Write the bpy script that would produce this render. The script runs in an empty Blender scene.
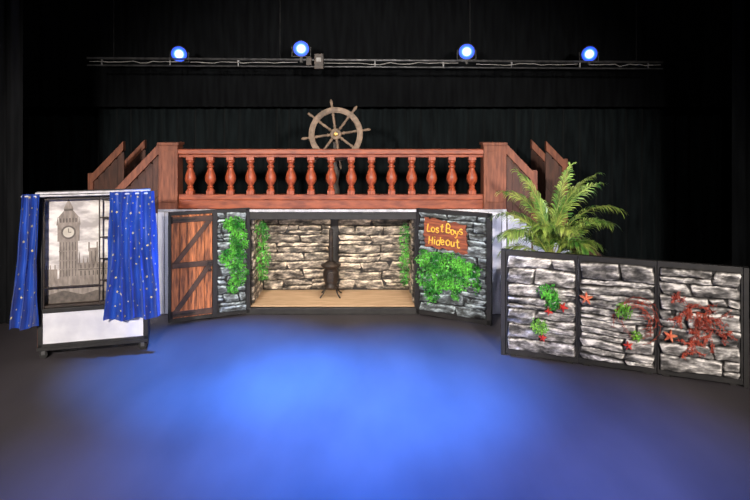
import bpy, math, random
from mathutils import Vector, Matrix, noise
R = random.Random(7)
C = bpy.context.scene.collection

# ------------------------------------------------------------------ helpers
def lin(r, g, b):
    def f(c):
        c /= 255.0
        return c/12.92 if c <= 0.04045 else ((c+0.055)/1.055)**2.4
    return (f(r), f(g), f(b), 1)

def mat(name, c1, c2=None, scale=5.0, stretch=(1, 1, 1), rough=0.6, bump=0.0, metal=0.0,
        lo=0.35, hi=0.65, emit=None, estr=0, island=0.0, spec=0.5, detail=6, sheen=0.0):
    m = bpy.data.materials.new(name); m.use_nodes = True
    nt = m.node_tree; N = nt.nodes; L = nt.links
    b = N["Principled BSDF"]
    b.inputs["Roughness"].default_value = rough
    b.inputs["Metallic"].default_value = metal
    b.inputs["Specular IOR Level"].default_value = spec
    b.inputs["Sheen Weight"].default_value = sheen
    if c2 is None: c2 = tuple(x*0.8 for x in c1[:3])+(1,)
    tc = N.new("ShaderNodeTexCoord"); mp = N.new("ShaderNodeMapping")
    mp.inputs["Scale"].default_value = stretch
    L.new(tc.outputs["Object"], mp.inputs["Vector"])
    nz = N.new("ShaderNodeTexNoise"); nz.inputs["Scale"].default_value = scale
    nz.inputs["Detail"].default_value = detail
    L.new(mp.outputs[0], nz.inputs["Vector"])
    rp = N.new("ShaderNodeValToRGB")
    rp.color_ramp.elements[0].position = lo; rp.color_ramp.elements[0].color = c1
    rp.color_ramp.elements[1].position = hi; rp.color_ramp.elements[1].color = c2
    L.new(nz.outputs["Fac"], rp.inputs[0])
    out = rp.outputs[0]
    if island > 0:
        g = N.new("ShaderNodeNewGeometry")
        mr = N.new("ShaderNodeMapRange"); mr.inputs[3].default_value = 1-island; mr.inputs[4].default_value = 1+island
        L.new(g.outputs["Random Per Island"], mr.inputs[0])
        hs = N.new("ShaderNodeHueSaturation"); L.new(out, hs.inputs["Color"]); L.new(mr.outputs[0], hs.inputs["Value"])
        out = hs.outputs[0]
    L.new(out, b.inputs["Base Color"])
    if bump > 0:
        bp = N.new("ShaderNodeBump"); bp.inputs["Strength"].default_value = bump; bp.inputs["Distance"].default_value = 0.02
        L.new(nz.outputs["Fac"], bp.inputs["Height"]); L.new(bp.outputs[0], b.inputs["Normal"])
    if emit:
        b.inputs["Emission Color"].default_value = emit; b.inputs["Emission Strength"].default_value = estr
    return m

class MB:
    def __init__(s): s.v = []; s.f = []; s.m = []; s.attr = []
    def add(s, vs, fs, mi=0, at=None):
        o = len(s.v); s.v += [tuple(v) for v in vs]
        s.f += [tuple(i+o for i in f) for f in fs]; s.m += [mi]*len(fs)
        s.attr += at if at else [0.5]*len(vs)
        return s
    def box(s, x0, x1, y0, y1, z0, z1, mi=0, M=None):
        vs = [Vector((x, y, z)) for z in (z0, z1) for y in (y0, y1) for x in (x0, x1)]
        if M: vs = [M @ v for v in vs]
        return s.add(vs, [(0, 2, 3, 1), (4, 5, 7, 6), (0, 1, 5, 4), (2, 6, 7, 3), (0, 4, 6, 2), (1, 3, 7, 5)], mi)
    def prism(s, poly, y0, y1, mi=0):
        n = len(poly); vs = [(x, y0, z) for x, z in poly]+[(x, y1, z) for x, z in poly]
        fs = [tuple(range(n)), tuple(range(2*n-1, n-1, -1))]+[(i, i+n, (i+1) % n+n, (i+1) % n) for i in range(n)]
        return s.add(vs, fs, mi)
    def lathe(s, prof, p0=(0, 0, 0), ax=(0, 0, 1), n=16, mi=0):
        p0 = Vector(p0); q = Vector((0, 0, 1)).rotation_difference(Vector(ax).normalized())
        vs = []; fs = []
        for r, h in prof:
            for i in range(n):
                a = 2*math.pi*i/n
                vs.append(p0+q @ Vector((r*math.cos(a), r*math.sin(a), h)))
        for j in range(len(prof)-1):
            for i in range(n):
                k = (i+1) % n
                fs.append((j*n+i, j*n+k, (j+1)*n+k, (j+1)*n+i))
        fs.append(tuple(range(n-1, -1, -1))); fs.append(tuple((len(prof)-1)*n+i for i in range(n)))
        return s.add(vs, fs, mi)
    def cyl(s, a, b, r, r2=None, n=12, mi=0):
        a = Vector(a); b = Vector(b); d = b-a
        return s.lathe([(r, 0), (r if r2 is None else r2, d.length)], a, d, n, mi)
    def tube(s, pts, r, n=6, mi=0, r2=None):
        pts = [Vector(p) for p in pts]; vs = []; fs = []; m = len(pts)
        for j, p in enumerate(pts):
            d = (pts[min(j+1, m-1)]-pts[max(j-1, 0)]).normalized()
            q = Vector((0, 0, 1)).rotation_difference(d)
            rr = r if r2 is None else r+(r2-r)*j/(m-1)
            for i in range(n):
                a = 2*math.pi*i/n
                vs.append(p+q @ Vector((rr*math.cos(a), rr*math.sin(a), 0)))
        for j in range(m-1):
            for i in range(n):
                k = (i+1) % n
                fs.append((j*n+i, j*n+k, (j+1)*n+k, (j+1)*n+i))
        fs.append(tuple(range(n-1, -1, -1))); fs.append(tuple((m-1)*n+i for i in range(n)))
        return s.add(vs, fs, mi)

def link(o): C.objects.link(o); return o
def obj(name, mb, mats, parent=None, smooth=False, bevel=0.0, loc=None, rot=None, label=None, category=None, group=None, kind=None):
    me = bpy.data.meshes.new(name); me.from_pydata(mb.v, [], mb.f)
    if not isinstance(mats, (list, tuple)): mats = [mats]
    for m in mats: me.materials.append(m)
    me.polygons.foreach_set("material_index", mb.m)
    if smooth: me.polygons.foreach_set("use_smooth", [True]*len(mb.f))
    a = me.attributes.new("paint", 'FLOAT', 'POINT'); a.data.foreach_set("value", mb.attr)
    me.update()
    o = link(bpy.data.objects.new(name, me))
    if parent: o.parent = parent
    if loc: o.location = loc
    if rot: o.rotation_euler = rot
    if bevel > 0:
        b = o.modifiers.new("bevel", 'BEVEL'); b.width = bevel; b.segments = 2; b.limit_method = 'ANGLE'
    tag(o, label, category, group, kind)
    return o
def tag(o, label=None, category=None, group=None, kind=None):
    if label: o["label"] = label
    if category: o["category"] = category
    if group: o["group"] = group
    if kind: o["kind"] = kind
def empty(name, loc=(0, 0, 0), rz=0.0, label=None, category=None, group=None):
    o = link(bpy.data.objects.new(name, None)); o.location = loc; o.rotation_euler = (0, 0, rz); o.empty_display_size = 0.2
    tag(o, label, category, group); return o
def copy(o, parent=None, loc=None):
    c = o.copy(); link(c)
    if parent: c.parent = parent
    if loc is not None: c.location = loc
    return c

# ------------------------------------------------------------------ materials
M_floor = mat("vinyl_floor", lin(62, 58, 62), lin(82, 77, 81), 1.1, (1, .35, 1), rough=0.6, bump=0.02, lo=.3, hi=.7, detail=10, spec=.3)
M_wall = mat("black_wall", lin(12, 13, 14), lin(18, 19, 21), 2, rough=.9)
M_drape = mat("black_velvet", lin(14, 18, 20), lin(24, 30, 32), 3, (4, 4, .5), rough=.95, spec=.05, sheen=.05)
M_leg = mat("black_side_velvet", lin(22, 23, 25), lin(30, 31, 33), 3, (4, 4, .5), rough=.95, spec=.05)
M_border = mat("black_border_cloth", lin(11, 12, 14), lin(18, 20, 22), 3, (4, 4, .5), rough=.95, spec=.05)
M_black = mat("black_paint", lin(24, 23, 24), lin(38, 36, 36), 8, rough=.55, bump=.05)
M_mahog = mat("mahogany_stain", lin(120, 56, 37), lin(162, 84, 54), 6, (1, 4, 4), rough=.45, bump=.05)
M_balu = mat("red_mahogany", lin(128, 54, 34), lin(184, 92, 56), 9, (4, 4, 1), rough=.42, bump=.05)
M_brown = mat("brown_boards", lin(102, 58, 42), lin(138, 82, 58), 5, (5, 5, .8), rough=.65, bump=.12)
M_brownd = mat("dark_brown_boards", lin(60, 37, 30), lin(88, 54, 41), 5, (5, 5, .8), rough=.65, bump=.12)
M_ply = mat("plywood_floor", lin(206, 170, 134), lin(226, 192, 156), 4, (1, 6, 1), rough=.6)
M_white = mat("white_panel", lin(214, 214, 224), lin(238, 238, 244), 4, rough=.6)
M_steel = mat("galvanised_steel", lin(84, 84, 86), lin(120, 120, 122), 10, rough=.5, metal=.7)
M_alum = mat("silver_trim", lin(170, 168, 172), lin(215, 214, 220), 12, rough=.45, metal=.2)
M_iron = mat("cast_iron", lin(30, 27, 26), lin(62, 50, 42), 14, rough=.5, bump=.1, metal=.3)
M_wheel = mat("weathered_oak_wheel", lin(92, 76, 62), lin(142, 120, 100), 12, rough=.6, bump=.08)
M_brass = mat("brass", lin(150, 120, 70), lin(190, 155, 95), 10, rough=.35, metal=.8)
M_orange = mat("orange_brown_planks", lin(104, 62, 42), lin(196, 118, 72), 6, (7, 7, .8), rough=.65, bump=.15, island=.2, lo=.38, hi=.62, detail=9)
M_dbrace = mat("dark_brace", lin(50, 36, 31), lin(84, 58, 46), 6, rough=.6, bump=.1)
M_sign = mat("sign_wood", lin(104, 54, 38), lin(166, 90, 58), 7, (1, 4, 6), rough=.6, bump=.2)
M_letter = mat("yellow_lettering", lin(248, 206, 84), lin(240, 178, 62), 9, rough=.5, emit=lin(245, 200, 70), estr=.08)  # faint glow added to the letter paint
M_leaf = mat("ivy_leaf", lin(26, 108, 30), lin(96, 184, 60), 7, rough=.45, island=.65, lo=.4, hi=.62)
M_leaf2 = mat("moss_green", lin(70, 130, 30), lin(130, 190, 60), 9, rough=.55, island=.4)
M_palm = mat("palm_leaf", lin(66, 118, 46), lin(172, 188, 92), 6, rough=.4, island=.55, lo=.38, hi=.68)
M_stem = mat("palm_stem", lin(130, 148, 60), lin(172, 168, 88), 8, rough=.5)
M_pot = mat("dark_pot", lin(40, 36, 34), lin(55, 48, 44), 8, rough=.5)
M_soil = mat("soil", lin(40, 28, 20), lin(60, 44, 32), 30, rough=.95)
M_coral = mat("red_coral", lin(118, 40, 28), lin(184, 74, 48), 9, rough=.5, island=.55)
M_star = mat("starfish_orange", lin(240, 150, 112), lin(226, 104, 74), 20, rough=.6, bump=.2)
M_redfl = mat("starfish_red", lin(224, 76, 64), lin(196, 50, 48), 9, rough=.5)
M_blue = mat("blue_satin", lin(16, 50, 136), lin(30, 78, 182), 4, (3, 3, .6), rough=.40, sheen=.2)
M_cstar = mat("gold_stars", lin(208, 186, 122), lin(228, 212, 160), 6, rough=.4)
M_sky = mat("printed_sky", lin(184, 177, 175), lin(250, 244, 240), 4.2, (1, 1, 2.2), rough=.7, lo=.38, hi=.58, detail=9)
M_tower = mat("printed_stone", lin(132, 122, 115), lin(170, 158, 148), 30, (1, 1, .3), rough=.7)
M_towerd = mat("printed_dark_tone", lin(90, 83, 78), lin(118, 108, 101), 20, rough=.7)  # darker print tone for trees, window slots and clock hands
M_clock = mat("printed_clock_face", lin(206, 198, 184), lin(220, 212, 200), 10, rough=.7)
M_winwood = mat("dark_window_wood", lin(38, 30, 28), lin(60, 46, 40), 6, rough=.5)
M_cable = mat("white_cable", lin(110, 108, 106), lin(150, 148, 144), 6, rough=.5)
M_rubber = mat("rubber", lin(24, 24, 24), lin(34, 34, 34), 6, rough=.7)

def stone_mat(name, tint, gain=1.0, off=.80):
    m = bpy.data.materials.new(name); m.use_nodes = True
    nt = m.node_tree; N = nt.nodes; L = nt.links; b = N["Principled BSDF"]
    b.inputs["Roughness"].default_value = .65
    at = N.new("ShaderNodeAttribute"); at.attribute_name = "paint"
    tc = N.new("ShaderNodeTexCoord"); mp = N.new("ShaderNodeMapping"); mp.inputs["Scale"].default_value = (.8, 1, 2.8)
    L.new(tc.outputs["Object"], mp.inputs[0])
    nz = N.new("ShaderNodeTexNoise"); nz.inputs["Scale"].default_value = 7.5; nz.inputs["Detail"].default_value = 10; nz.inputs["Roughness"].default_value = .7
    L.new(mp.outputs[0], nz.inputs[0])
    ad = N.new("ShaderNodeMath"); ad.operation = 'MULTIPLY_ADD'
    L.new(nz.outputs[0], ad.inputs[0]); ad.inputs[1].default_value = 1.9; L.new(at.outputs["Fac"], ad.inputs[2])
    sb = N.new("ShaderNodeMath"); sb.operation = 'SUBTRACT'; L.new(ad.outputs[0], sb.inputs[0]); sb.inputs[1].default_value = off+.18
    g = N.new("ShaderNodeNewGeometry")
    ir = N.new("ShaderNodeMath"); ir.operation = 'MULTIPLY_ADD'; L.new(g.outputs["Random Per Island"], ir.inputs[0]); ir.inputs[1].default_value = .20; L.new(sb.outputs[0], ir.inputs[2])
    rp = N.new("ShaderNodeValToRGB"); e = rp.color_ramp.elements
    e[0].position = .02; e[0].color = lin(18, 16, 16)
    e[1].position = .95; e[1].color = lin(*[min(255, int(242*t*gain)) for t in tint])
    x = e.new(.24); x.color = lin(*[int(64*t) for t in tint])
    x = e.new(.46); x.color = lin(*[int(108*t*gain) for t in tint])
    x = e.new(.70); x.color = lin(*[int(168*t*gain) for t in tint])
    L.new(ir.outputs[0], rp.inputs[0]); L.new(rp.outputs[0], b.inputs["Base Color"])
    bp = N.new("ShaderNodeBump"); bp.inputs["Strength"].default_value = .5; bp.inputs["Distance"].default_value = .02
    L.new(nz.outputs[0], bp.inputs["Height"]); L.new(bp.outputs[0], b.inputs["Normal"])
    return m
M_stoneW = stone_mat("painted_stone_grey", (1.0, .98, .96), 1.0, .76)
M_stoneB = stone_mat("painted_stone_cool", (.93, 1.0, 1.03), .92, .84)
M_stoneI = stone_mat("painted_stone_warm", (1.0, .93, .84), 1.0, .74)

def stones(mb, x0, x1, z0, z1, seed, yf=0.0, rh=(.10, .15), rw=(.28, .62), depth=.05):
    r = random.Random(seed); z = z0
    sh = r.uniform(0, 50)
    def warp(x, zz):
        k = min(1, (zz-z0)/.08, (z1-zz)/.08)
        return .026*k*noise.noise(Vector((x*2.0+sh, zz*2.4, sh)))
    def slab(a, bnd, zb, hl):
        nx = max(8, int((bnd-a)/.018)); nz = 11
        cx, cz = (a+bnd)/2, zb+hl/2; hw, hh = (bnd-a)/2, hl/2
        D = depth*r.uniform(.5, 1.45); sd = r.uniform(0, 100)
        sk = r.uniform(-.04, .04); t1 = r.uniform(-.26, .26); tl = r.uniform(-.008, .008)
        gx = r.uniform(-.3, .3); gz = r.uniform(-.45, .05)
        vs = []; fs = []; at = []
        for j in range(nz+1):
            v = -1+2*j/nz
            for i in range(nx+1):
                u = -1+2*i/nx
                ez = 1-.10*abs(u)**10+t1*u*.5
                n1 = noise.noise(Vector((cx*3+u*hw*8, sd, v*1.0)))
                n2 = noise.noise(Vector((cx+u*hw*8, sd+9, v*hh*20)))
                n3 = noise.noise(Vector((cx+u*hw*30, sd+19, v*hh*70)))
                px = cx+u*hw+n2*.006+sk*v*(abs(u)**2); pz = cz+v*hh*ez+n1*.010+n3*.003+tl*u
                pz += warp(px, pz)
                px = min(max(px, x0), x1); pz = min(max(pz, z0), z1)
                du = (1-abs(u))*hw; dv = (1-abs(v))*hh
                edge = min(1, du/.016)*min(1, dv/.013)
                rim = max(0, 1-min(du, dv)/.034)
                hgt = D*(edge**.35)*(.85+gx*u*.5+gz*v*.6+.25*n2+.12*n3)
                vs.append((px, yf-max(0, hgt), pz))
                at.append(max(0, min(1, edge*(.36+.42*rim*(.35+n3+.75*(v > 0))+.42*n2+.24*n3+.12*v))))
        Wn = nx+1
        for j in range(nz):
            for i in range(nx):
                fs.append((j*Wn+i, j*Wn+i+1, (j+1)*Wn+i+1, (j+1)*Wn+i))
        mb.add(vs, fs, 0, at)
    while z < z1-.03:
        h = r.uniform(*rh)
        if z+h > z1-.05: h = z1-z
        x = x0-r.uniform(0, .3)
        while x < x1-.02:
            w = r.uniform(*rw)
            a = max(x, x0); bnd = min(x+w, x1)
            if x1-bnd < .10: bnd = x1
            x = x+w if bnd < x1 else x1
            if bnd-a < .05: continue
            q = r.random()
            if q < .72 or h < .11: slab(a, bnd, z, h)
            elif q < .84: slab(a, bnd, z, h*.42); slab(a, bnd, z+h*.42, h*.58)
            elif q < .94: slab(a, bnd, z, h*.62); slab(a, bnd, z+h*.62, h*.38)
            else:
                m_ = a+(bnd-a)*r.uniform(.3, .7)
                slab(a, bnd, z, h*.45); slab(a, m_, z+h*.45, h*.55); slab(m_, bnd, z+h*.45, h*.55)
        z += h
    return mb

def ivy(mb, blobs, seed, size=(.017, .032), yf=-.06, spread=.06, mi=0, mul=1.0):
    r = random.Random(seed)
    for (bx, bz, rx, rz, n) in blobs:
        for _ in range(int(n*mul)):
            a = r.uniform(0, 6.283); q = math.sqrt(r.random())*(1+.35*r.random())
            p = Vector((bx+rx*q*math.cos(a), yf-r.uniform(0, spread), bz+rz*q*math.sin(a)))
            s = r.uniform(*size)
            E = Matrix.Rotation(r.uniform(-1.4, 1.4), 3, 'Y') @ Matrix.Rotation(r.uniform(-1.0, .7), 3, 'X') @ Matrix.Rotation(r.uniform(-.8, .8), 3, 'Z')
            sh = [(0, 0, 0), (.30, .0, -.1), (.38, .05, -.5), (.18, .02, -.7), (0, .12, -1.45), (-.18, .02, -.7), (-.38, .05, -.5), (-.30, 0, -.1)]
            vs = [p+E @ (Vector(v)*s) for v in sh]
            mb.add(vs, [(0, 1, 2, 3), (0, 3, 4), (0, 4, 5), (0, 5, 6, 7)], mi)
    return mb

# ------------------------------------------------------------------ structure
obj("floor", MB().box(-7, 7, -3, 13, -.1, 0), M_floor, kind="structure")
obj("ceiling", MB().box(-7, 7, -3, 13, 6.2, 6.3), M_wall, kind="structure")
obj("wall_back", MB().box(-7, 7, 13, 13.1, 0, 6.2), M_wall, kind="structure")
obj("wall_left", MB().box(-7.1, -7, -3, 13, 0, 6.2), M_wall, kind="structure")
obj("wall_right", MB().box(7, 7.1, -3, 13, 0, 6.2), M_wall, kind="structure")
obj("wall_front", MB().box(-7, 7, -3.1, -3, 0, 6.2), M_wall, kind="structure")

def drape(x0, x1, z0, z1, amp, per, seed, y=0.0):
    mb = MB(); n = int((x1-x0)/.025); rows = 10; vs = []; fs = []
    for j in range(rows+1):
        z = z0+(z1-z0)*j/rows
        for i in range(n+1):
            x = x0+(x1-x0)*i/n
            ph = x/per*6.283+2.2*noise.noise(Vector((x*1.3, seed, z*.08)))
            a = amp*(.6+.8*abs(noise.noise(Vector((x*2, seed+5, z*.2)))))
            vs.append((x, y+a*math.sin(ph)+.4*a*math.sin(2.3*ph+1), z))
    W = n+1
    for j in range(rows):
        for i in range(n): fs.append((j*W+i, j*W+i+1, (j+1)*W+i+1, (j+1)*W+i))
    return mb.add(vs, fs)
obj("stage_curtain", drape(-6.6, 6.6, .01, 6.15, .05, .30, 3), M_drape, smooth=True, loc=(0, 12.4, 0),
    label="full-width black velvet backcloth hanging in soft vertical folds", category="curtain")
obj("border_curtain", drape(-6.6, 6.6, 3.0, 6.18, .02, .5, 5), M_border, smooth=True, loc=(0, 12.05, 0),
    label="flat black masking border hung above the platform", category="curtain")
obj("leg_curtain", drape(-6.7, -4.72, .01, 6.18, .05, .2, 8), M_leg, smooth=True, loc=(0, 8.7, 0),
    label="black side drape hanging to the floor beside window unit", category="curtain")
obj("leg_curtain", drape(4.9, 6.9, .01, 6.18, .04, .3, 9), M_border, smooth=True, loc=(0, 8.9, 0),
    label="black side drape hanging to the floor beyond stone wall", category="curtain")

# ------------------------------------------------------------------ platform
XL, XR, YF, ZD = -3.05, 1.85, 9.15, 1.46
plat = empty("stage_platform", (0, 0, 0), label="raised black stage platform with white boarded skirt", category="platform")
obj("deck_board", MB().box(XL, XR, YF, 10.3, ZD-.04, ZD).box(-4.0, 2.72, 10.3, 11.4, ZD-.04, ZD), M_black, plat)
mb = MB().box(XL, XR, YF-.0, YF+.06, ZD-.10, ZD-.04).box(XL, XR, 10.2, 10.26, ZD-.16, ZD-.04).box(-4.0, 2.72, 11.3, 11.36, ZD-.16, ZD-.04)
obj("deck_frame", mb, M_black, plat)
for (x, y) in [(XL+.05, 9.25), (XR-.05, 9.25), (XL+.05, 10.2), (XR-.05, 10.2), (-3.9, 11.2), (2.62, 11.2), (-1.95, 10.35), (.75, 10.35), (-3.9, 10.4), (2.62, 10.4)]:
    obj("leg", MB().box(x-.03, x+.03, y-.03, y+.03, 0, ZD-.10), M_black, plat)
obj("edge_trim", MB().box(XL, XR, YF-.02, YF, ZD-.015, ZD+.02), M_alum, plat)
def skirt(x0, x1, y, z0, ztop):
    mb = MB(); x = x0; k = 0
    while x < x1-.01:
        w = min(.09, x1-x); o = .012*(k % 2)
        mb.box(x, x+w-.004, y+o, y+.015+o, z0, ztop if not callable(ztop) else ztop(x+w/2)); x += w; k += 1
    return mb
obj("skirt_panel", skirt(XL, -1.9, YF-.02, .01, ZD-.02), M_white, plat, label="white boarded skirt")
obj("skirt_panel", skirt(.70, XR, YF-.02, .01, ZD-.02), M_white, plat, label="white boarded skirt")

def staircase(x0, sgn, y0, y1, label, RL, skirted=True):
    st = empty("staircase", (x0, (y0+y1)/2, 0), label=label, category="stairs", group="stairs beside the platform")
    hw = (y1-y0)/2; n = 7; run = .2; rise = ZD/(n+1)
    for i in range(n):
        z = ZD-rise*(i+1); a = sgn*run*i; b = sgn*run*(i+1)
        obj("step", MB().box(min(a, b), max(a, b), -hw+.04, hw-.04, z-.04, z), M_black, st)
    L = n*run; sl = ZD/L
    def zz(x, h): return ZD+h-sl*x
    for s in (-1, 1):
        y = s*(hw-.02)
        P = [(0, ZD-.02), (0, ZD-.30), (sgn*(L-.22), .0), (sgn*L, .0), (sgn*L, .10)]
        if sgn > 0: P = P[::-1]
        obj("stringer", MB().prism(P, y-.02, y+.02), M_brownd, st)
        for (h0, h1, m, t) in ((.80, .95, M_brown, .05), (.22, .34, M_brownd, .025)):
            P = [(0, zz(0, h0)), (sgn*RL, zz(RL, h0)), (sgn*RL, zz(RL, h1)), (0, zz(0, h1))]
            if sgn < 0: P = P[::-1]
            obj("handrail" if h0 > .5 else "lower_rail", MB().prism(P, y-t, y+t), m, st, bevel=.006)
        xx = .05
        while xx < RL:
            obj("infill_board", MB().box(sgn*xx-.051, sgn*xx+.051, y-.014, y+.014, zz(xx, .0), zz(xx, .82)), M_brownd, st, bevel=.002)
            xx += .103
        obj("end_post", MB().box(sgn*RL-.045, sgn*RL+.045, y-.045, y+.045, max(0, zz(RL, -.15)), zz(RL, .98)), M_brown, st, bevel=.005)
    def top(x): return max(.06, ZD-.02-sl*abs(x)*.6)
    if skirted:
        if sgn > 0: mb = skirt(0.02, L, -hw-.035, .01, top)
        else: mb = skirt(-L, -.02, -hw-.035, .01, top)
        obj("skirt_panel", mb, M_white, st, label="white boarded stair side")
    return st
staircase(XL, -1, 9.2, 10.25, "brown boarded staircase with sloping handrails beside platform", .74)
staircase(XR, 1, 9.2, 10.25, "brown boarded staircase with sloping handrails beside platform", .40)
staircase(-4.0, -1, 10.35, 11.35, "brown staircase with sloping handrails behind the first flight", .52, False)
staircase(2.72, 1, 10.35, 11.35, "brown staircase with sloping handrails behind the first flight", .30, False)

# balustrade
bal = empty("balustrade", ((XL+XR)/2, YF+.11, ZD+.02), label="red mahogany balustrade with turned balusters along platform edge", category="railing")
bx0 = -(XR-XL)/2; bx1 = -bx0
obj("bottom_rail", MB().box(bx0+.26, bx1-.28, -.07, .07, 0, .125).box(bx0+.26, bx1-.28, -.05, .05, .125, .2), M_mahog, bal, bevel=.008)
obj("top_rail", MB().box(bx0+.26, bx1-.28, -.055, .055, .725, .77).box(bx0+.24, bx1-.26, -.09, .09, .77, .845), M_mahog, bal, bevel=.014)
for (a, b) in ((bx0, bx0+.27), (bx1-.32, bx1)):
    mb = MB().box(a, b, -.11, .16, 0, .90).box(a-.015, b+.015, -.125, .175, .90, .94)
    mb.box(a+.04, b-.04, -.118, -.10, .1, .82)
    obj("newel_post", mb, M_brown, bal, bevel=.006, label="boxed brown timber newel")
prof = [(.050, .05), (.052, .07), (.032, .085), (.050, .10), (.032, .115), (.046, .14), (.072, .18), (.080, .215), (.072, .26), (.050, .32), (.034, .36), (.050, .375), (.050, .39), (.031, .405), (.040, .43), (.055, .445), (.055, .465), (.031, .475)]
b0 = None; H = .535
for i in range(15):
    x = -2.63+i*.2865-(XL+XR)/2
    if b0 is None:
        mb = MB().lathe([(r, h*1.03) for r, h in prof], (0, 0, 0), n=14)
        mb.box(-.052, .052, -.052, .052, 0, .055).box(-.052, .052, -.052, .052, .485, H)
        b0 = obj("baluster", mb, M_balu, bal, loc=(x, 0, .2), bevel=.003)
        for p in b0.data.polygons: p.use_smooth = len(p.vertices) == 4 and p.index < 14*17
    else: copy(b0, bal, (x, 0, .2))

# ship wheel
wh = empty("ship_wheel", (-.58, 9.62, ZD), label="weathered wooden spoked ship steering wheel on a stand", category="ship wheel")
wz = 1.07
mb = MB().box(-.05, .05, .1, .22, 0, wz+.06).box(-.16, .16, .02, .32, 0, .05).box(-.11, .11, .06, .28, .05, .12)
obj("stand", mb, M_iron, wh, bevel=.008)
def ring(mb, r0, r1, t, n=56, mi=0):
    vs = []; fs = []
    for i in range(n):
        a = 2*math.pi*i/n; c, s = math.cos(a), math.sin(a)
        for (r, y) in ((r0, -t), (r1, -t), (r1, t), (r0, t)): vs.append((r*c, y, wz+r*s))
    for i in range(n):
        k = (i+1) % n
        for q in range(4): fs.append((i*4+q, i*4+(q+1) % 4, k*4+(q+1) % 4, k*4+q))
    return mb.add(vs, fs, mi)
obj("rim", ring(ring(MB(), .315, .40, .025), .335, .38, .032), M_wheel, wh, bevel=.006)
obj("hub", MB().lathe([(.03, -.04), (.075, -.035), (.085, -.02), (.085, .03), (.05, .1)], (0, 0, wz), (0, 1, 0), 24).lathe([(.02, 0), (.035, .01), (.03, .03), (.01, .035)], (0, -.035, wz), (0, -1, 0), 16, 1), [M_wheel, M_brass], wh)
for k in range(8):
    a = math.radians(45*k+8); d = Vector((math.cos(a), 0, math.sin(a)))
    obj("spoke", MB().lathe([(.018, .07), (.018, .10), (.026, .12), (.016, .14), (.022, .2), (.016, .26), (.024, .285), (.018, .32)], (0, 0, wz), d, 10), M_wheel, wh, smooth=True)
    obj("handle", MB().lathe([(.014, .395), (.022, .405), (.013, .415), (.021, .45), (.023, .48), (.015, .51), (.006, .52)], (0, 0, wz), d, 10), M_wheel, wh, smooth=True)

# ------------------------------------------------------------------ hideout booth
HX0, HX1, HYB = -1.76, .56, 10.1
hb = empty("hideout_booth", ((HX0+HX1)/2, YF, 0), label="open-fronted black booth lined with painted stone walls", category="stage set")
w = (HX1-HX0)/2
mb = MB().box(-w-.07, -w, 0, .06, 0, 1.42).box(w, w+.07, 0, .06, 0, 1.42).box(-w-.07, w+.07, -.01, .06, 1.335, 1.415).box(-w-.07, w+.07, -.02, .06, 0, .095)
obj("frame", mb, M_black, hb, bevel=.006)
obj("floor_board", MB().box(-w, w, .06, HYB-YF, .06, .105), M_ply, hb, label="pale plywood floor board")
obj("back_wall", MB().box(-w, w, HYB-YF, HYB-YF+.03, .02, 1.36), M_black, hb)
for s in (-1, 1):
    obj("side_wall", MB().box(min(s*w, s*(w+.03)), max(s*w, s*(w+.03)), .07, HYB-YF, .02, 1.36), M_black, hb)
obj("stone_facing", stones(stones(MB(), -w+.03, -.08, .12, 1.35, 11, HYB-YF, rh=(.12, .17), rw=(.40, .8)), .03, w-.02, .12, 1.35, 12, HYB-YF, rh=(.12, .17), rw=(.40, .8)), M_stoneI, hb, smooth=True, label="brown-grey painted stone blocks")
for s, sd in ((-1, 21), (1, 22)):
    mb = stones(MB(), .08, .93, .12, 1.35, sd, 0, depth=.035)
    if s < 0: mb.v = [(-w-y, x, z) for x, y, z in mb.v]
    else: mb.v = [(w+y, x, z) for x, y, z in mb.v]
    obj("stone_facing", mb, M_stoneI, hb, smooth=True, label="brown-grey painted stone blocks")

dr = obj("door_leaf", MB().box(0, 1.1, 0, .035, .03, 1.50).box(0, 1.1, -.02, 0, .03, .09).box(0, 1.1, -.02, 0, 1.45, 1.5).box(0, .04, -.02, 0, .03, 1.5).box(1.04, 1.1, -.02, 0, .03, 1.5), M_black, hb,
         loc=(HX1+.03-(HX0+HX1)/2, -.03, 0), rot=(0, 0, math.radians(-31)), label="black framed door faced with painted stone")
obj("stone_facing", stones(MB(), .04, 1.04, .09, 1.45, 31, 0, rh=(.12, .17), rw=(.40, .8)), M_stoneB, dr, smooth=True)
obj("caster", MB().lathe([(.02, -.012), (.028, -.008), (.028, .008), (.02, .012)], (1.0, .05, .03), (0, 1, 0), 14), M_rubber, dr)
dl = obj("door_leaf", MB().box(0, 1.1, 0, .035, .03, 1.50).box(0, 1.1, -.02, 0, .03, .08).box(0, 1.1, -.02, 0, 1.46, 1.5).box(1.05, 1.1, -.02, 0, .03, 1.5).box(.58, .64, -.03, 0, .03, 1.5).box(0, .03, -.02, 0, .03, 1.5), M_black, hb,
         loc=(-2.755-(HX0+HX1)/2, 8.67-YF, 0), rot=(0, 0, math.radians(25.9)), label="black framed door with stone panel and plank hatch")
obj("stone_facing", stones(MB(), .64, 1.05, .08, 1.46, 33, 0, rw=(.22, .42)), M_stoneB, dl, smooth=True)
mb = MB()
for i in range(5): mb.box(.035+i*.108, .035+i*.108+.104, -.035, -.002, .085, 1.455)
pd = obj("plank_hatch", mb, M_orange, dl, bevel=.004, label="worn orange-brown plank hatch with dark braces")
for z in (.10, .75, 1.36): obj("ledge", MB().box(.035, .575, -.055, -.034, z, z+.075), M_dbrace, pd, bevel=.005)
for (za, zb) in ((.175, .75), (.825, 1.36)):
    obj("brace", MB().prism([(.05, za), (.135, za), (.57, zb-.0), (.485, zb-.0)], -.050, -.034), M_dbrace, pd, bevel=.005)
for z in (.14, 1.40):
    obj("hinge", MB().box(.035, .34, -.064, -.052, z-.014, z+.014).cyl((.036, -.06, z-.045), (.036, -.06, z+.045), .012), M_iron, pd)
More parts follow.
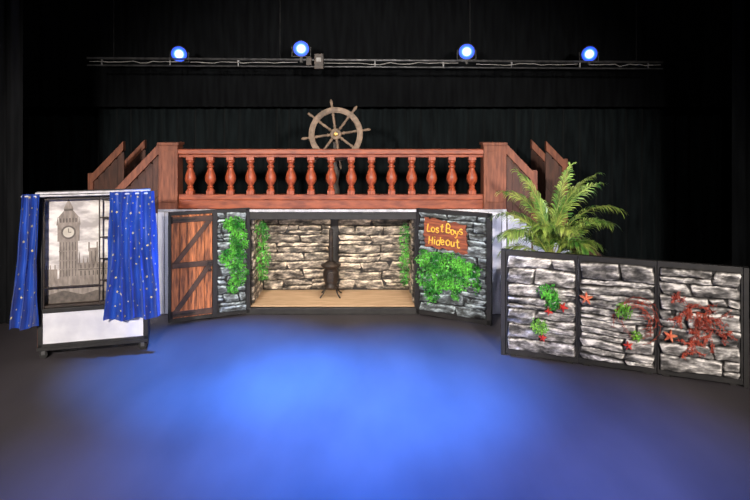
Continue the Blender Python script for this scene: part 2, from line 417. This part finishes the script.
obj("latch", MB().box(.50, .56, -.07, -.05, .76, .81).lathe([(.018, 0), (.022, .02), (.012, .03)], (.53, -.065, .7), (0, -1, 0), 12), M_iron, pd)

DRM = Matrix.Translation((HX1+.03, YF-.03, 0)) @ Matrix.Rotation(math.radians(-31), 4, 'Z')
DLM = Matrix.Translation((-2.755, 8.67, 0)) @ Matrix.Rotation(math.radians(25.9), 4, 'Z')
sg = link(bpy.data.objects.new("wooden_sign", None)); sg.empty_display_size = .1
sg.matrix_world = DRM @ Matrix.Translation((.48, -.10, 1.175)) @ Matrix.Rotation(math.radians(3), 4, 'Y'); tag(sg, "rustic brown wooden sign with yellow hand lettering on door", "sign")
r = random.Random(4)
P = []
for (a, b, n) in (((-.30, -.18), (.32, -.205), 16), ((.32, -.205), (.30, .185), 10), ((.30, .185), (-.32, .20), 16), ((-.32, .20), (-.30, -.18), 10)):
    for i in range(n):
        t = i/n; P.append((a[0]+(b[0]-a[0])*t+r.uniform(-.02, .02)*(1 if n == 10 else .4), a[1]+(b[1]-a[1])*t+r.uniform(-.02, .02)*(.4 if n == 10 else 1)))
obj("board", MB().prism(P, -.012, .02), M_sign, sg, bevel=.003)
GL = {
 'L': [[(0, 1), (0, 0), (.6, .05)]],
 'o': [[(.3, .6), (.05, .45), (0, .25), (.15, 0), (.4, .0), (.58, .25), (.5, .5), (.3, .6)]],
 's': [[(.5, .55), (.3, .66), (.08, .52), (.14, .36), (.42, .28), (.48, .12), (.28, -.02), (.02, .08)]],
 't': [[(.25, .95), (.25, .15), (.4, 0), (.55, .06)], [(.0, .62), (.5, .66)]],
 'B': [[(0, 0), (0, 1), (.4, .98), (.55, .78), (.38, .56), (.02, .52)], [(.38, .54), (.64, .34), (.52, .06), (0, 0)]],
 'y': [[(0, .6), (.12, .25), (.3, .18)], [(.55, .62), (.4, .1), (.2, -.3), (0, -.28)]],
 'H': [[(0, 1), (.02, 0)], [(.58, 1), (.6, 0)], [(0, .5), (.6, .54)]],
 'i': [[(.1, .6), (.1, 0)], [(.08, .84), (.12, .88)]],
 'd': [[(.5, .42), (.3, .58), (.05, .42), (.03, .14), (.25, 0), (.5, .18)], [(.52, 1), (.52, 0)]],
 'e': [[(.05, .3), (.5, .34), (.42, .56), (.2, .6), (.02, .38), (.08, .1), (.3, 0), (.52, .12)]],
 'u': [[(0, .6), (.04, .15), (.2, 0), (.42, .1), (.5, .6)], [(.5, .6), (.54, 0)]],
}
def brush(word, x0, z0, hgt, step, name):
    mb = MB(); x = x0
    for ch in word:
        if ch == ' ': x += step*.45; continue
        dz = r.uniform(-.012, .012); rot = r.uniform(-.12, .12); hg = hgt*r.uniform(.92, 1.1)
        for st in GL[ch]:
            pts = []
            for (a, b) in st:
                u, v = a*hg*.82, b*hg
                pts.append(Vector((x+u*math.cos(rot)-v*math.sin(rot), -.016, z0+dz+u*math.sin(rot)+v*math.cos(rot))))
            sp = []
            for i in range(len(pts)-1):
                p0 = pts[max(0, i-1)]; p1 = pts[i]; p2 = pts[i+1]; p3 = pts[min(len(pts)-1, i+2)]
                for k in range(4):
                    t = k/4; sp.append(.5*((2*p1)+(p2-p0)*t+(2*p0-5*p1+4*p2-p3)*t*t+(3*p1-p0-3*p2+p3)*t**3))
            sp.append(pts[-1]); mb.tube(sp, .0095, 6, 0, .0065)
        x += step*(.5 if ch == 'i' else 1.0)
    return obj(name, mb, M_letter, sg)
brush("Lost Boys", -.265, .035, .105, .064, "lettering")
brush("Hideout", -.235, -.135, .11, .074, "lettering")

def plant(name, M4, blobs, seed, label, cat="ivy", m=M_leaf, stems=True, **kw):
    mb = ivy(MB(), blobs, seed, **kw); r = random.Random(seed)
    if stems:
        for (bx, bz, rx, rz, n) in blobs:
            for k in range(3):
                a = r.uniform(-.6, .6)*rx
                mb.tube([(bx+a*.3, kw.get('yf', -.06)+.01, bz+rz*.9), (bx+a*.8, kw.get('yf', -.06)-.02, bz), (bx+a, kw.get('yf', -.06)-.01, bz-rz*.9)], .004, 5, 0)
    o = obj(name, mb, m, label=label, category=cat); o.matrix_world = M4; return o
plant("ivy_cluster", DRM, [(.45, .80, .32, .12, 330), (.3, .58, .22, .15, 230), (.6, .58, .2, .12, 170), (.28, .38, .1, .12, 80), (.82, .74, .13, .09, 80), (.15, .85, .08, .1, 50), (.93, .6, .05, .14, 25), (.62, .42, .06, .08, 30)], 3, "bright green artificial ivy trailing over stone door under sign", mul=3)
plant("ivy_cluster", DLM, [(.86, 1.30, .13, .09, 110), (.92, 1.08, .11, .16, 150), (.84, .85, .15, .12, 140), (.93, .62, .1, .14, 100), (.84, .45, .07, .09, 40)], 4, "bright green artificial ivy hanging over narrow stone panel", mul=3)
plant("ivy_cluster", Matrix.Translation((HX0+.06, 9.5, 0)) @ Matrix.Rotation(math.radians(50), 4, 'Z'), [(.0, 1.1, .1, .16, 90), (.0, .75, .12, .18, 110), (0, .5, .08, .1, 40)], 5, "green artificial ivy on inner side wall near plank door", mul=2.4)
plant("ivy_cluster", Matrix.Translation((HX1-.06, 9.5, 0)) @ Matrix.Rotation(math.radians(-50), 4, 'Z'), [(.0, 1.05, .1, .16, 70), (.0, .7, .1, .18, 90), (0, .45, .07, .1, 40)], 6, "green artificial ivy on inner side wall by the sign", mul=2.4)

# stove
sv = empty("pot_belly_stove", (-.66, 9.72, .105), label="small dark cast iron pot-belly stove on splayed legs", category="stove")
for k in range(4):
    a = math.radians(45+90*k); c, s = math.cos(a), math.sin(a)
    obj("leg", MB().tube([(.07*c, .07*s, .17), (.12*c, .12*s, .13), (.15*c, .15*s, .06), (.21*c, .21*s, .012)], .015, 8, 0, .011), M_iron, sv, smooth=True)
obj("body", MB().lathe([(.08, .12), (.11, .14), (.11, .16), (.085, .18), (.105, .24), (.12, .31), (.115, .37), (.09, .42), (.14, .45), (.15, .465), (.15, .48), (.09, .495), (.08, .51), (.05, .53)], (0, 0, 0), n=24), M_iron, sv, smooth=True)
obj("door", MB().prism([(-.045, .24), (.045, .24), (.05, .31), (.03, .37), (-.03, .37), (-.05, .31)], -.13, -.105), M_iron, sv, bevel=.004)
obj("flue_pipe", MB().cyl((0, 0, .52), (0, 0, .74), .035, n=16).lathe([(.045, 0), (.045, .02)], (0, 0, .72), n=16).cyl((0, 0, .74), (0, 0, 1.0), .03, n=16), M_iron, sv)

# ------------------------------------------------------------------ window unit
WA = math.atan2(.33, 1.13)
wt = empty("window_unit", (-3.83, 7.38, 0), WA, label="wheeled black window flat with white lower panel", category="stage set")
W = 1.18; D = .40
mb = MB()
for (x, y) in ((0, 0), (W-.05, 0), (0, D-.05), (W-.05, D-.05)): mb.box(x, x+.05, y, y+.05, .12, 1.88)
for y in (0, D-.05):
    for z in (.12, .52, 1.83): mb.box(0, W, y, y+.05, z, z+.05)
for x in (0, W-.05):
    for z in (.12, 1.83): mb.box(x, x+.05, 0, D, z, z+.05)
obj("frame", mb, M_black, wt, bevel=.004)
obj("lower_panel", MB().box(.05, W-.05, .012, .03, .17, .52), M_white, wt)
obj("base_board", MB().box(-.01, W+.01, -.01, D, .10, .135), M_black, wt)
obj("side_panel", MB().box(-.006, 0, .0, D, .14, 1.86), M_brownd, wt)
obj("side_panel", MB().box(W, W+.006, .0, D, .14, 1.86), M_black, wt)
obj("top_board", MB().box(-.02, W+.03, -.03, .06, 1.88, 1.905), M_alum, wt, bevel=.003)
obj("window_seat", MB().box(.05, W-.05, .04, .14, .57, .595), M_winwood, wt, bevel=.003)
YP = .14
mb = MB().box(.05, W-.05, YP, YP+.01, .57, 1.83, 0)
y1, y0 = YP-.0001, YP-.004
def pr(x0, x1, z0, z1, mi, dy=0.0): mb.box(x0, x1, y0-dy, y1, z0, z1, mi)
mb.prism([(.05, .595), (W-.05, .595), (W-.05, .70), (.9, .67), (.6, .72), (.45, .68), (.25, .74), (.05, .69)], y0-.003, y1, 2)
mb.prism([(.05, .68), (W-.05, .68), (W-.05, .86), (.9, .83), (.6, .88), (.45, .84), (.25, .89), (.05, .85)], y0-.001, y1, 1)
tx = .30; K = 1.18
def tw(a, b, z0, z1, mi, dy=0.0): pr(tx+a*K, tx+b*K, z0, z1, mi, dy)
tw(-.085, .085, .80, 1.34, 1)
for i in range(6): tw(-.075+i*.027, -.068+i*.027, .90, 1.30, 2, .001)
for z in (.98, 1.08, 1.19): tw(-.088, .088, z, z+.012, 1, .002)
tw(-.10, .10, 1.31, 1.52, 1, .001)
mb.add([(tx+.080*math.cos(a*.2618), y0-.002, 1.415+.080*math.sin(a*.2618)) for a in range(24)], [tuple(range(24))], 2)
mb.add([(tx+.060*math.cos(a*.2618), y0-.003, 1.415+.060*math.sin(a*.2618)) for a in range(24)], [tuple(range(24))], 3)
pr(tx-.004, tx+.004, 1.415, 1.46, 2, .004); pr(tx-.004, tx+.030, 1.411, 1.419, 2, .004)
for s in (-1, 1): mb.prism([(tx+s*.118-.012, 1.50), (tx+s*.118+.012, 1.50), (tx+s*.118, 1.60)], y0, y1, 1)
tw(-.09, .09, 1.52, 1.59, 1)
for i in range(6): tw(-.078+i*.028, -.065+i*.028, 1.53, 1.58, 2, .001)
mb.prism([(tx-.095*K, 1.59), (tx+.095*K, 1.59), (tx+.045*K, 1.665), (tx-.045*K, 1.665)], y0, y1, 1)
tw(-.042, .042, 1.665, 1.69, 2)
mb.prism([(tx-.045*K, 1.69), (tx+.045*K, 1.69), (tx+.003, 1.80), (tx-.003, 1.80)], y0, y1, 1)
pr(.40, W-.05, .80, 1.05, 1)
pr(.40, W-.05, .965, .975, 2, .0015)
for i in range(16):
    xx = .41+i*.045; pr(xx, xx+.010, .80, 1.09+(.07 if i % 4 == 0 else 0), 1, .001)
    pr(xx+.016, xx+.030, .985, 1.03, 2, .001); pr(xx+.016, xx+.030, .90, .955, 2, .001)
    mb.prism([(xx-.004, 1.05), (xx+.014, 1.05), (xx+.005, 1.13+(.07 if i % 4 == 0 else 0))], y0-.001, y1, 1)
pr(.05, .18, .80, .99, 1)
for xx in (.06, .10, .15): pr(xx, xx+.012, .9, 1.04, 1, .001)
pr(.52, .62, 1.0, 1.22, 1)
for xx in (.52, .61): pr(xx-.008, xx+.008, 1.18, 1.29, 1, .001)
pr(.545, .555, 1.06, 1.18, 2, .001); pr(.585, .595, 1.06, 1.18, 2, .001)
obj("printed_backdrop", mb, [M_sky, M_tower, M_towerd, M_clock], wt, label="sepia photographic print of a gothic clock tower")
mb = MB()
for x in (.05, .64, .79): mb.box(x, x+.014, .02, .045, .57, 1.83)
for z in (.60, .85, 1.10, 1.35, 1.58, 1.80): mb.box(.64, .80, .022, .043, z, z+.014)
mb.box(.05, .65, .02, .045, .80, .812).box(.05, .65, .02, .045, 1.81, 1.83)
obj("window_frame", mb, M_winwood, wt, bevel=.002, label="dark wooden casement frame with glazing bars")
for (x, y) in ((.05, .05), (W-.06, .05), (.05, D-.06), (W-.06, D-.06)):
    mb = MB().lathe([(.03, -.012), (.045, -.012), (.045, .012), (.03, .012)], (x, y, .045), (0, 1, 0), 18, 0).box(x-.02, x+.02, y-.022, y-.016, .04, .10, 1).box(x-.02, x+.02, y+.016, y+.022, .04, .10, 1).box(x-.03, x+.03, y-.03, y+.03, .092, .10, 1)
    obj("caster", mb, [M_rubber, M_steel], wt)
obj("curtain_rail", MB().cyl((-.15, -.085, 1.868), (1.25, -.085, 1.868), .012, n=12).box(.02, .04, -.085, 0, 1.86, 1.875).box(W-.04, W-.02, -.085, 0, 1.86, 1.875), M_alum, wt)
WM = Matrix.Translation((-3.83, 7.38, 0)) @ Matrix.Rotation(WA, 4, 'Z')
def star_curtain(xt0, xt1, xb0, xb1, xm0, xm1, zb, folds, seed, label):
    mb = MB(); r = random.Random(seed); nx, nz = 120, 44; zt = 1.895
    def S(u, t):
        a = xt0+(xm0-xt0)*min(1, t*2) if t < .5 else xm0+(xb0-xm0)*(t-.5)*2
        b = xt1+(xm1-xt1)*min(1, t*2) if t < .5 else xm1+(xb1-xm1)*(t-.5)*2
        ph = u*folds*6.283+3.2*noise.noise(Vector((u*2.2, t*1.3, seed)))
        am = (.022+.022*t)*(.7+.9*abs(noise.noise(Vector((u*4, t*2.5, seed+3)))))
        y = -.110-am*math.sin(ph)-.014*noise.noise(Vector((u*6, t*5, seed+7)))
        return Vector((a+(b-a)*u+.012*math.cos(ph)+.010*noise.noise(Vector((u*2, t*4, seed+11))), y, zt-(zt-zb)*t+.016*math.sin(ph*.5)*t+.012*math.sin(ph)*max(0, t-.9)*10*.6))
    vs = [S(i/nx, j/nz) for j in range(nz+1) for i in range(nx+1)]; fs = []
    for j in range(nz):
        for i in range(nx): fs.append((j*(nx+1)+i, j*(nx+1)+i+1, (j+1)*(nx+1)+i+1, (j+1)*(nx+1)+i))
    mb.add(vs, fs, 0)
    cols = max(2, int((xb1-xb0)/.085))
    for j in range(16):
        for i in range(cols):
            u = (i+.25+.5*((j) % 2)+r.uniform(-.25, .25))/cols; t = (j+.5+r.uniform(-.35, .35))/16
            if not .04 < u < .96 or not .02 < t < .98: continue
            p = S(u, t); du = (S(min(1, u+.01), t)-S(max(0, u-.01), t)).normalized(); dt = (S(u, t+.01)-S(u, t-.01)).normalized()
            n = du.cross(dt); n = -n if n.y > 0 else n
            R0 = r.choice([.008, .011, .014, .019]); ro = r.uniform(0, 1.2); sv = [p+n*.005]
            for k in range(10):
                a = ro+k*math.pi/5; q = R0 if k % 2 == 0 else R0*.42
                sv.append(p+du*q*math.cos(a)+dt*q*math.sin(a)+n*.005)
            mb.add(sv, [(0, 1+k, 1+(k+1) % 10) for k in range(10)], 1)
    o = obj("window_curtain", mb, [M_blue, M_cstar], label=label, category="curtain", group="star curtains on window unit")
    for p in o.data.polygons: p.use_smooth = p.material_index == 0
    o.matrix_world = WM
star_curtain(-.15, .05, -.28, .03, -.20, .02, .40, 2.6, 1, "narrow bunched blue satin curtain with gold stars")
star_curtain(.76, 1.27, .70, 1.34, .75, 1.30, .41, 4.6, 2, "wide blue satin curtain with gold stars")

# ------------------------------------------------------------------ stone flat
SA = math.atan2(-.93, 2.24)
SM = Matrix.Translation((1.52, 7.56, 0)) @ Matrix.Rotation(SA, 4, 'Z')
sw = empty("folding_stage_flat", (1.52, 7.56, 0), SA, label="low three-panel black flat faced with painted grey stones", category="stage set")
pw = .807
for i in range(3):
    x0 = i*pw+.003; x1 = (i+1)*pw-.003
    mb = MB().box(x0, x1, 0, .04, .02, 1.22).box(x0, x1, -.02, 0, .02, .08).box(x0, x1, -.02, 0, 1.16, 1.22).box(x0, x0+.02, -.02, 0, .08, 1.16).box(x1-.02, x1, -.02, 0, .08, 1.16)
    mb.box(x0+.05, x0+.12, -.01, .05, 0, .02).box(x1-.12, x1-.05, -.01, .05, 0, .02)
    pn = obj("panel", mb, M_black, sw, bevel=.003)
    obj("stone_facing", stones(MB(), x0+.02, x1-.02, .08, 1.16, 41+i, 0, rh=(.13, .18), rw=(.46, .85), depth=.065), M_stoneW, pn, smooth=True)
obj("end_post", MB().box(3*pw, 3*pw+.05, -.03, .06, 0, 1.22), M_black, sw, bevel=.003)
obj("end_post", MB().box(-.05, 0, -.03, .06, 0, 1.22), M_black, sw, bevel=.003)

plant("fern_tuft", SM, [(.50, .80, .09, .08, 80), (.56, .70, .07, .07, 40)], 51, "bright green artificial fern pinned to stone wall", "plant", size=(.018, .034), yf=-.08, stems=False, mul=2)
plant("moss_tuft", SM, [(.40, .41, .08, .07, 200)], 52, "round yellow-green moss clump low on stone wall", "plant", m=M_leaf2, size=(.012, .026), yf=-.075, stems=False)
plant("moss_tuft", SM, [(1.29, .68, .07, .07, 110)], 53, "green foliage tuft at top of seaweed ring", "plant", m=M_leaf2, size=(.015, .028), yf=-.085, stems=False)
plant("moss_tuft", SM, [(1.42, .43, .05, .045, 50)], 54, "small green foliage tuft below seaweed ring", "plant", m=M_leaf2, size=(.015, .028), yf=-.085, stems=False)
def coral(cx, cz, n, L, seed, label, wreath=False):
    mb = MB(); r = random.Random(seed)
    def leaflets(pts, k_):
        for q in pts[1:]:
            for k in range(k_):
                e = Vector((r.uniform(-1, 1), r.uniform(-.4, .4), r.uniform(-1, 1))).normalized()*r.uniform(.014, .034)
                s_ = e.cross(Vector((0, 1, 0))).normalized()*.003
                mb.add([q-s_*.3, q+e*.5+s_, q+e, q+e*.5-s_], [(0, 1, 2, 3)])
    if wreath:
        for k in range(15):
            rr = r.uniform(.10, .22); a0 = r.uniform(0, 6.28); ox = r.uniform(-.035, .035); oz = r.uniform(-.04, .04); nn = r.randint(5, 10); gr = r.uniform(-.006, .008)
            pts = [Vector((cx+ox+(rr+gr*t+.012*math.sin(t*2.1+k))*math.cos(a0+t*.35), -.09-.01*math.sin(t+k), cz+oz+(rr+gr*t)*1.05*math.sin(a0+t*.35))) for t in range(nn)]
            mb.tube(pts, .0022, 4); leaflets(pts, 2)
    def strand(p, d, l, depth):
        pts = [p]; m = 9; cv = r.uniform(-.12, .12)
        for i in range(m):
            d = (d+Vector((r.uniform(-.2, .2)+cv*d.z, r.uniform(-.08, .05), r.uniform(-.2, .17)-.07-cv*d.x))).normalized()
            q = pts[-1]+d*l/m; q.y = min(-.08, max(-.15, q.y)); q.x = min(q.x, 2.37); pts.append(q)
        mb.tube(pts, .003 if depth else .0022, 4, 0, .0012); leaflets(pts, 2 if depth else 3)
        if depth:
            for k in range(3):
                b = pts[r.randint(2, 7)]; e = (d*.5+Vector((r.uniform(-1, 1), 0, r.uniform(-.8, 1)))).normalized()
                strand(b, e, l*.45, 0)
    for k in range(n):
        a = 6.28*k/n+r.uniform(-.4, .4)
        strand(Vector((cx+r.uniform(-.05, .05), -.09, cz+r.uniform(-.05, .05))), Vector((math.cos(a), 0, math.sin(a))), L*r.uniform(.6, 1.15), 1)
    o = obj("seaweed_spray", mb, M_coral, label=label, category="artificial seaweed", group="red seaweed on the stone wall"); o.matrix_world = SM
coral(1.42, .58, 0, .08, 1, "twisted ring of rust-red artificial seaweed on stones", True)
coral(1.92, .78, 9, .26, 2, "trailing rust-red artificial seaweed spray on stone wall")
coral(2.12, .60, 9, .25, 3, "trailing rust-red artificial seaweed spray on stone wall")
coral(1.96, .44, 6, .17, 4, "small rust-red artificial seaweed spray on stone wall")
def starfish(x, z, R0, rot, label, m=M_star):
    mb = MB(); vs = [(x, -.115, z)]; n = 20; F = [1, .55, .28, .55]
    for k in range(n):
        a = rot+2*math.pi*k/n; vs.append((x+F[k % 4]*R0*math.cos(a), -.094, z+F[k % 4]*R0*math.sin(a)))
    for k in range(n):
        a = rot+2*math.pi*k/n; vs.append((x+F[k % 4]*R0*math.cos(a), -.055, z+F[k % 4]*R0*math.sin(a)))
    fs = [(0, 1+k, 1+(k+1) % n) for k in range(n)]+[(1+k, 21+k, 21+(k+1) % n, 1+(k+1) % n) for k in range(n)]
    o = obj("starfish", mb.add(vs, fs), m, label=label, category="starfish", group="starfish on the stone wall"); o.matrix_world = SM
starfish(.90, .765, .075, .3, "pale orange starfish stuck on stone wall near join")
starfish(.50, .58, .05, .8, "small red starfish under green fern", M_redfl)
starfish(1.74, .455, .07, .1, "orange starfish beside panel join")
starfish(1.33, .30, .05, .5, "small red starfish below seaweed ring", M_redfl)
starfish(.65, .64, .06, 1.1, "red starfish beside green fern", M_redfl)
starfish(.43, .27, .045, .2, "small red starfish under moss clump", M_redfl)

# ------------------------------------------------------------------ palm
pm = empty("potted_palm", (2.18, 8.05, 0), label="tall potted areca palm with arching feathery fronds", category="potted palm")
obj("pot", MB().lathe([(.15, 0), (.17, .02), (.20, .34), (.215, .36), (.215, .38), (.19, .38), (.185, .35)], n=28), M_pot, pm, smooth=True)
obj("soil", MB().lathe([(.18, .33), (.185, .355)], n=24), M_soil, pm)
obj("trunk", MB().tube([(0, 0, .35), (.01, 0, .7), (0, .01, 1.12)], .03, 10, 0, .02).tube([(.05, .02, .35), (.07, .03, .7), (.06, .03, 1.08)], .022, 8, 0, .016).tube([(-.06, -.02, .35), (-.07, 0, .65), (-.05, 0, 1.0)], .022, 8, 0, .016), M_stem, pm, smooth=True)
r = random.Random(12)
specs = [(40, 82, 1.12, .4), (175, 78, 1.02, .9), (160, 66, .88, 1.1), (200, 56, .72, 1.05), (5, 77, 1.12, .85), (-15, 69, 1.05, 1.1), (15, 58, .88, 1.05), (-40, 68, .85, 1.1), (-80, 68, .78, 1.2), (-120, 68, .78, 1.1), (-5, 44, .62, .9), (185, 85, 1.08, .55), (-60, 54, .62, 1.2), (-20, 82, 1.14, .7), (180, 34, .58, .8), (0, 24, .42, .6), (-150, 60, .78, 1.15), (100, 74, .9, .8), (170, 50, .72, 1.0)]
for (az, el, Lf, droop) in specs:
    az = math.radians(az+r.uniform(-6, 6)); e = math.radians(el); mb = MB()
    p = Vector((r.uniform(-.05, .05), r.uniform(-.03, .03), .98)); pts = [p.copy()]; n = 22
    h = Vector((math.cos(az), math.sin(az), 0))
    for i in range(n):
        t = i/n; ee = e-droop*1.5*t*t
        p = p+(h*math.cos(ee)+Vector((0, 0, 1))*math.sin(ee))*Lf*1.12/n; pts.append(p.copy())
    mb.tube(pts, .008, 5, 1, .002)
    side = h.cross(Vector((0, 0, 1))).normalized()
    if abs(side.x) < .5 and el > 55: side = (side+Vector((.9, 0, 0))*(1 if side.x > 0 else -1)).normalized()
    for i in range(10, int(n*2.5)+1):
        t = i/(n*2.5); k = min(n-1, int(t*n)); f = t*n-k
        b = pts[k].lerp(pts[k+1], f); d = (pts[k+1]-pts[k]).normalized()
        ll = .27*math.sin(min(1, (t-.1)*1.0+.12)*math.pi)**.6*r.uniform(.75, 1.1)+.03 if t < .97 else .14
        for s in (-1, 1):
            dr_ = (d*1.0+side*s*.75+Vector((0, 0, r.uniform(-.1, .25)))).normalized(); wv = d.cross(dr_).cross(dr_).normalized()*.0068
            q1 = b+dr_*ll*.4; q2 = b+dr_*ll*.75+Vector((0, 0, -.2*ll)); q3 = b+dr_*ll*.95+Vector((0, 0, -.5*ll))
            mb.add([b-wv*.4, b+wv*.4, q1+wv, q1-wv, q2+wv*.8, q2-wv*.8, q3], [(0, 1, 2, 3), (3, 2, 4, 5), (5, 4, 6)], 0)
    obj("frond", mb, [M_palm, M_stem], pm)

# ------------------------------------------------------------------ lighting bar and lamps
BY = 10.95; BZ = 3.70
lb = empty("lighting_bar", (0, BY, BZ), label="suspended double steel lighting pipe with pale cables", category="lighting bar")
obj("pipe", MB().cyl((-4.85, 0, .09), (4.85, 0, .02), .020, n=14), M_steel, lb, smooth=True)
obj("pipe", MB().cyl((-4.85, 0, -.03), (4.85, 0, -.09), .014, n=14), M_steel, lb, smooth=True)
for i in range(9):
    x = -4.6+i*1.15
    obj("spacer", MB().box(x-.01, x+.01, -.01, .01, -.03-.0062*(x+4.85), .09-.0072*(x+4.85)), M_steel, lb)
for x in (-4.4, -1.6, 1.6, 4.4):
    obj("suspension_wire", MB().cyl((x, 0, .03), (x, 0, 6.2-BZ), .003, n=6), M_rubber, lb)
for (a, b, sd) in ((-4.8, -3.3, 1), (-3.1, -1.3, 2), (-.9, 1.4, 3), (1.7, 3.4, 4), (3.6, 4.8, 5)):
    rr = random.Random(sd); pts = [(a+(b-a)*t/14, -.03, .03-.0066*(a+4.85)+.03*rr.uniform(-1, .5)*math.sin(math.pi*t/14)) for t in range(15)]
    obj("cable", MB().tube(pts, .008, 6), M_cable, lb, smooth=True)
obj("junction_box", MB().box(-1.02, -.86, -.08, .03, -.1, .16).box(-1.16, -1.06, -.06, .02, -.04, .10), M_iron, lb, bevel=.01)
obj("socket_box", MB().box(-.98, -.90, -.088, -.08, .02, .09), M_cable, lb)

ml = bpy.data.materials.new("led_lens"); ml.use_nodes = True
nt = ml.node_tree; N = nt.nodes; L = nt.links; b = N["Principled BSDF"]
tc = N.new("ShaderNodeTexCoord"); ln = N.new("ShaderNodeVectorMath"); ln.operation = 'LENGTH'; L.new(tc.outputs["Object"], ln.inputs[0])
rp = N.new("ShaderNodeValToRGB"); e = rp.color_ramp.elements
e[0].position = .05; e[0].color = (1, 1, 1, 1); e[1].position = .13; e[1].color = (.001, .012, .22, 1)
x = e.new(.07); x.color = (.14, .32, 1, 1)
x = e.new(.092); x.color = (.006, .06, .6, 1)
L.new(ln.outputs["Value"], rp.inputs[0]); L.new(rp.outputs[0], b.inputs["Emission Color"]); b.inputs["Emission Strength"].default_value = 3.2
b.inputs["Base Color"].default_value = (.05, .1, .5, 1)
first = None
for i, (x, dz) in enumerate(((-3.29, .16), (-1.24, .25), (1.54, .20), (3.60, .16))):
    z = BZ+dz
    base = BZ-.0072*(x+4.85)+.09
    fx = empty("stage_light", (x, BY, z), label="black LED par lamp glowing blue-white on the lighting bar", category="stage light", group="LED lamps on the lighting bar")
    if first is None:
        bd = obj("body", MB().lathe([(.06, -.22), (.085, -.20), (.09, -.05), (.125, -.02), (.145, 0), (.145, .03), (.136, .03), (.133, .012)], (0, -.02, 0), (0, -1, -.35), 24), M_rubber, fx, smooth=True)
        ls = obj("lens", MB().lathe([(.132, 0), (.132, .004)], (0, 0, 0), (0, -1, -.35), 28), ml, fx, loc=(0, -.035, -.005))
        yk = obj("yoke", MB().box(-.16, -.152, -.02, .02, -.13, .03).box(.152, .16, -.02, .02, -.13, .03).box(-.16, .16, -.02, .02, -.138, -.13), M_black, fx)
        first = (bd, ls, yk)
    else:
        for o in first: copy(o, fx, o.location.copy())
    obj("clamp", MB().box(-.02, .02, -.03, .03, base-z-.05, -.13), M_black, fx)

# ------------------------------------------------------------------ lights
def area(name, loc, target, power, size, col=(1, 1, 1), sy=None):
    l = bpy.data.lights.new(name, 'AREA'); l.energy = power; l.size = size; l.color = col
    if sy: l.shape = 'RECTANGLE'; l.size_y = sy
    o = link(bpy.data.objects.new(name, l)); o.location = loc
    o.rotation_euler = (Vector(target)-Vector(loc)).to_track_quat('-Z', 'Y').to_euler(); return o
def spot(name, loc, target, power, deg, blend, col, rad=.1):
    l = bpy.data.lights.new(name, 'SPOT'); l.energy = power; l.spot_size = math.radians(deg); l.spot_blend = blend; l.color = col; l.shadow_soft_size = rad
    o = link(bpy.data.objects.new(name, l)); o.location = loc
    o.rotation_euler = (Vector(target)-Vector(loc)).to_track_quat('-Z', 'Y').to_euler(); return o
warm = (1, .91, .82)
spot("front_wash", (-3.2, -2.4, 4.4), (-1.5, 9, 1.3), 5200, 44, .55, warm, .3)
spot("front_wash", (3.0, -2.4, 4.4), (1.2, 9, 1.3), 4700, 44, .55, warm, .3)
area("top_wash", (-.6, 6.0, 6.0), (-.6, 9.5, 1.0), 60, 3.0, (1, .92, .85), 1.0)
area("booth_lamp", (-.6, 9.35, 1.33), (-.6, 9.75, .3), 8, 1.6, (1, .84, .66), .15)
blue = (.032, .22, 1)
spot("blue_spot", (-1.8, 7.6, 6.0), (-1.7, 7.3, 0), 9500, 36, 1, blue)
spot("blue_spot", (.3, 7.4, 6.0), (.2, 6.9, 0), 9000, 38, 1, blue)
spot("blue_spot", (-.6, 6.4, 6.0), (-.5, 6.1, 0), 8800, 40, 1, blue)
spot("blue_spot", (.6, 5.0, 6.0), (.8, 5.0, 0), 5800, 52, 1, (.03, .15, 1))
spot("blue_spot", (-1.0, 4.4, 6.0), (-.8, 4.6, 0), 3600, 50, 1, (.03, .15, 1))
spot("skirt_fill", (3.4, 6.4, 6.0), (2.1, 9.2, .9), 1500, 24, 1, (.7, .74, 1))  # added fill spot, brightens the white skirt on the right
spot("skirt_fill", (-4.6, 6.4, 6.0), (-3.1, 9.2, .9), 1100, 22, 1, (.8, .82, 1))  # added fill spot, brightens the white skirt on the left

wd = bpy.data.worlds.new("hall"); bpy.context.scene.world = wd; wd.use_nodes = True
wd.node_tree.nodes["Background"].inputs[0].default_value = (.5, .5, .55, 1); wd.node_tree.nodes["Background"].inputs[1].default_value = .05

# ------------------------------------------------------------------ camera
cam = bpy.data.cameras.new("camera"); cam.sensor_width = 36; cam.lens = 31.2; cam.shift_y = -.168
co = link(bpy.data.objects.new("camera", cam)); co.location = (0, 0, 2.68); co.rotation_euler = (math.pi/2, 0, 0)
bpy.context.scene.camera = co
bpy.context.scene.view_settings.view_transform = 'Standard'
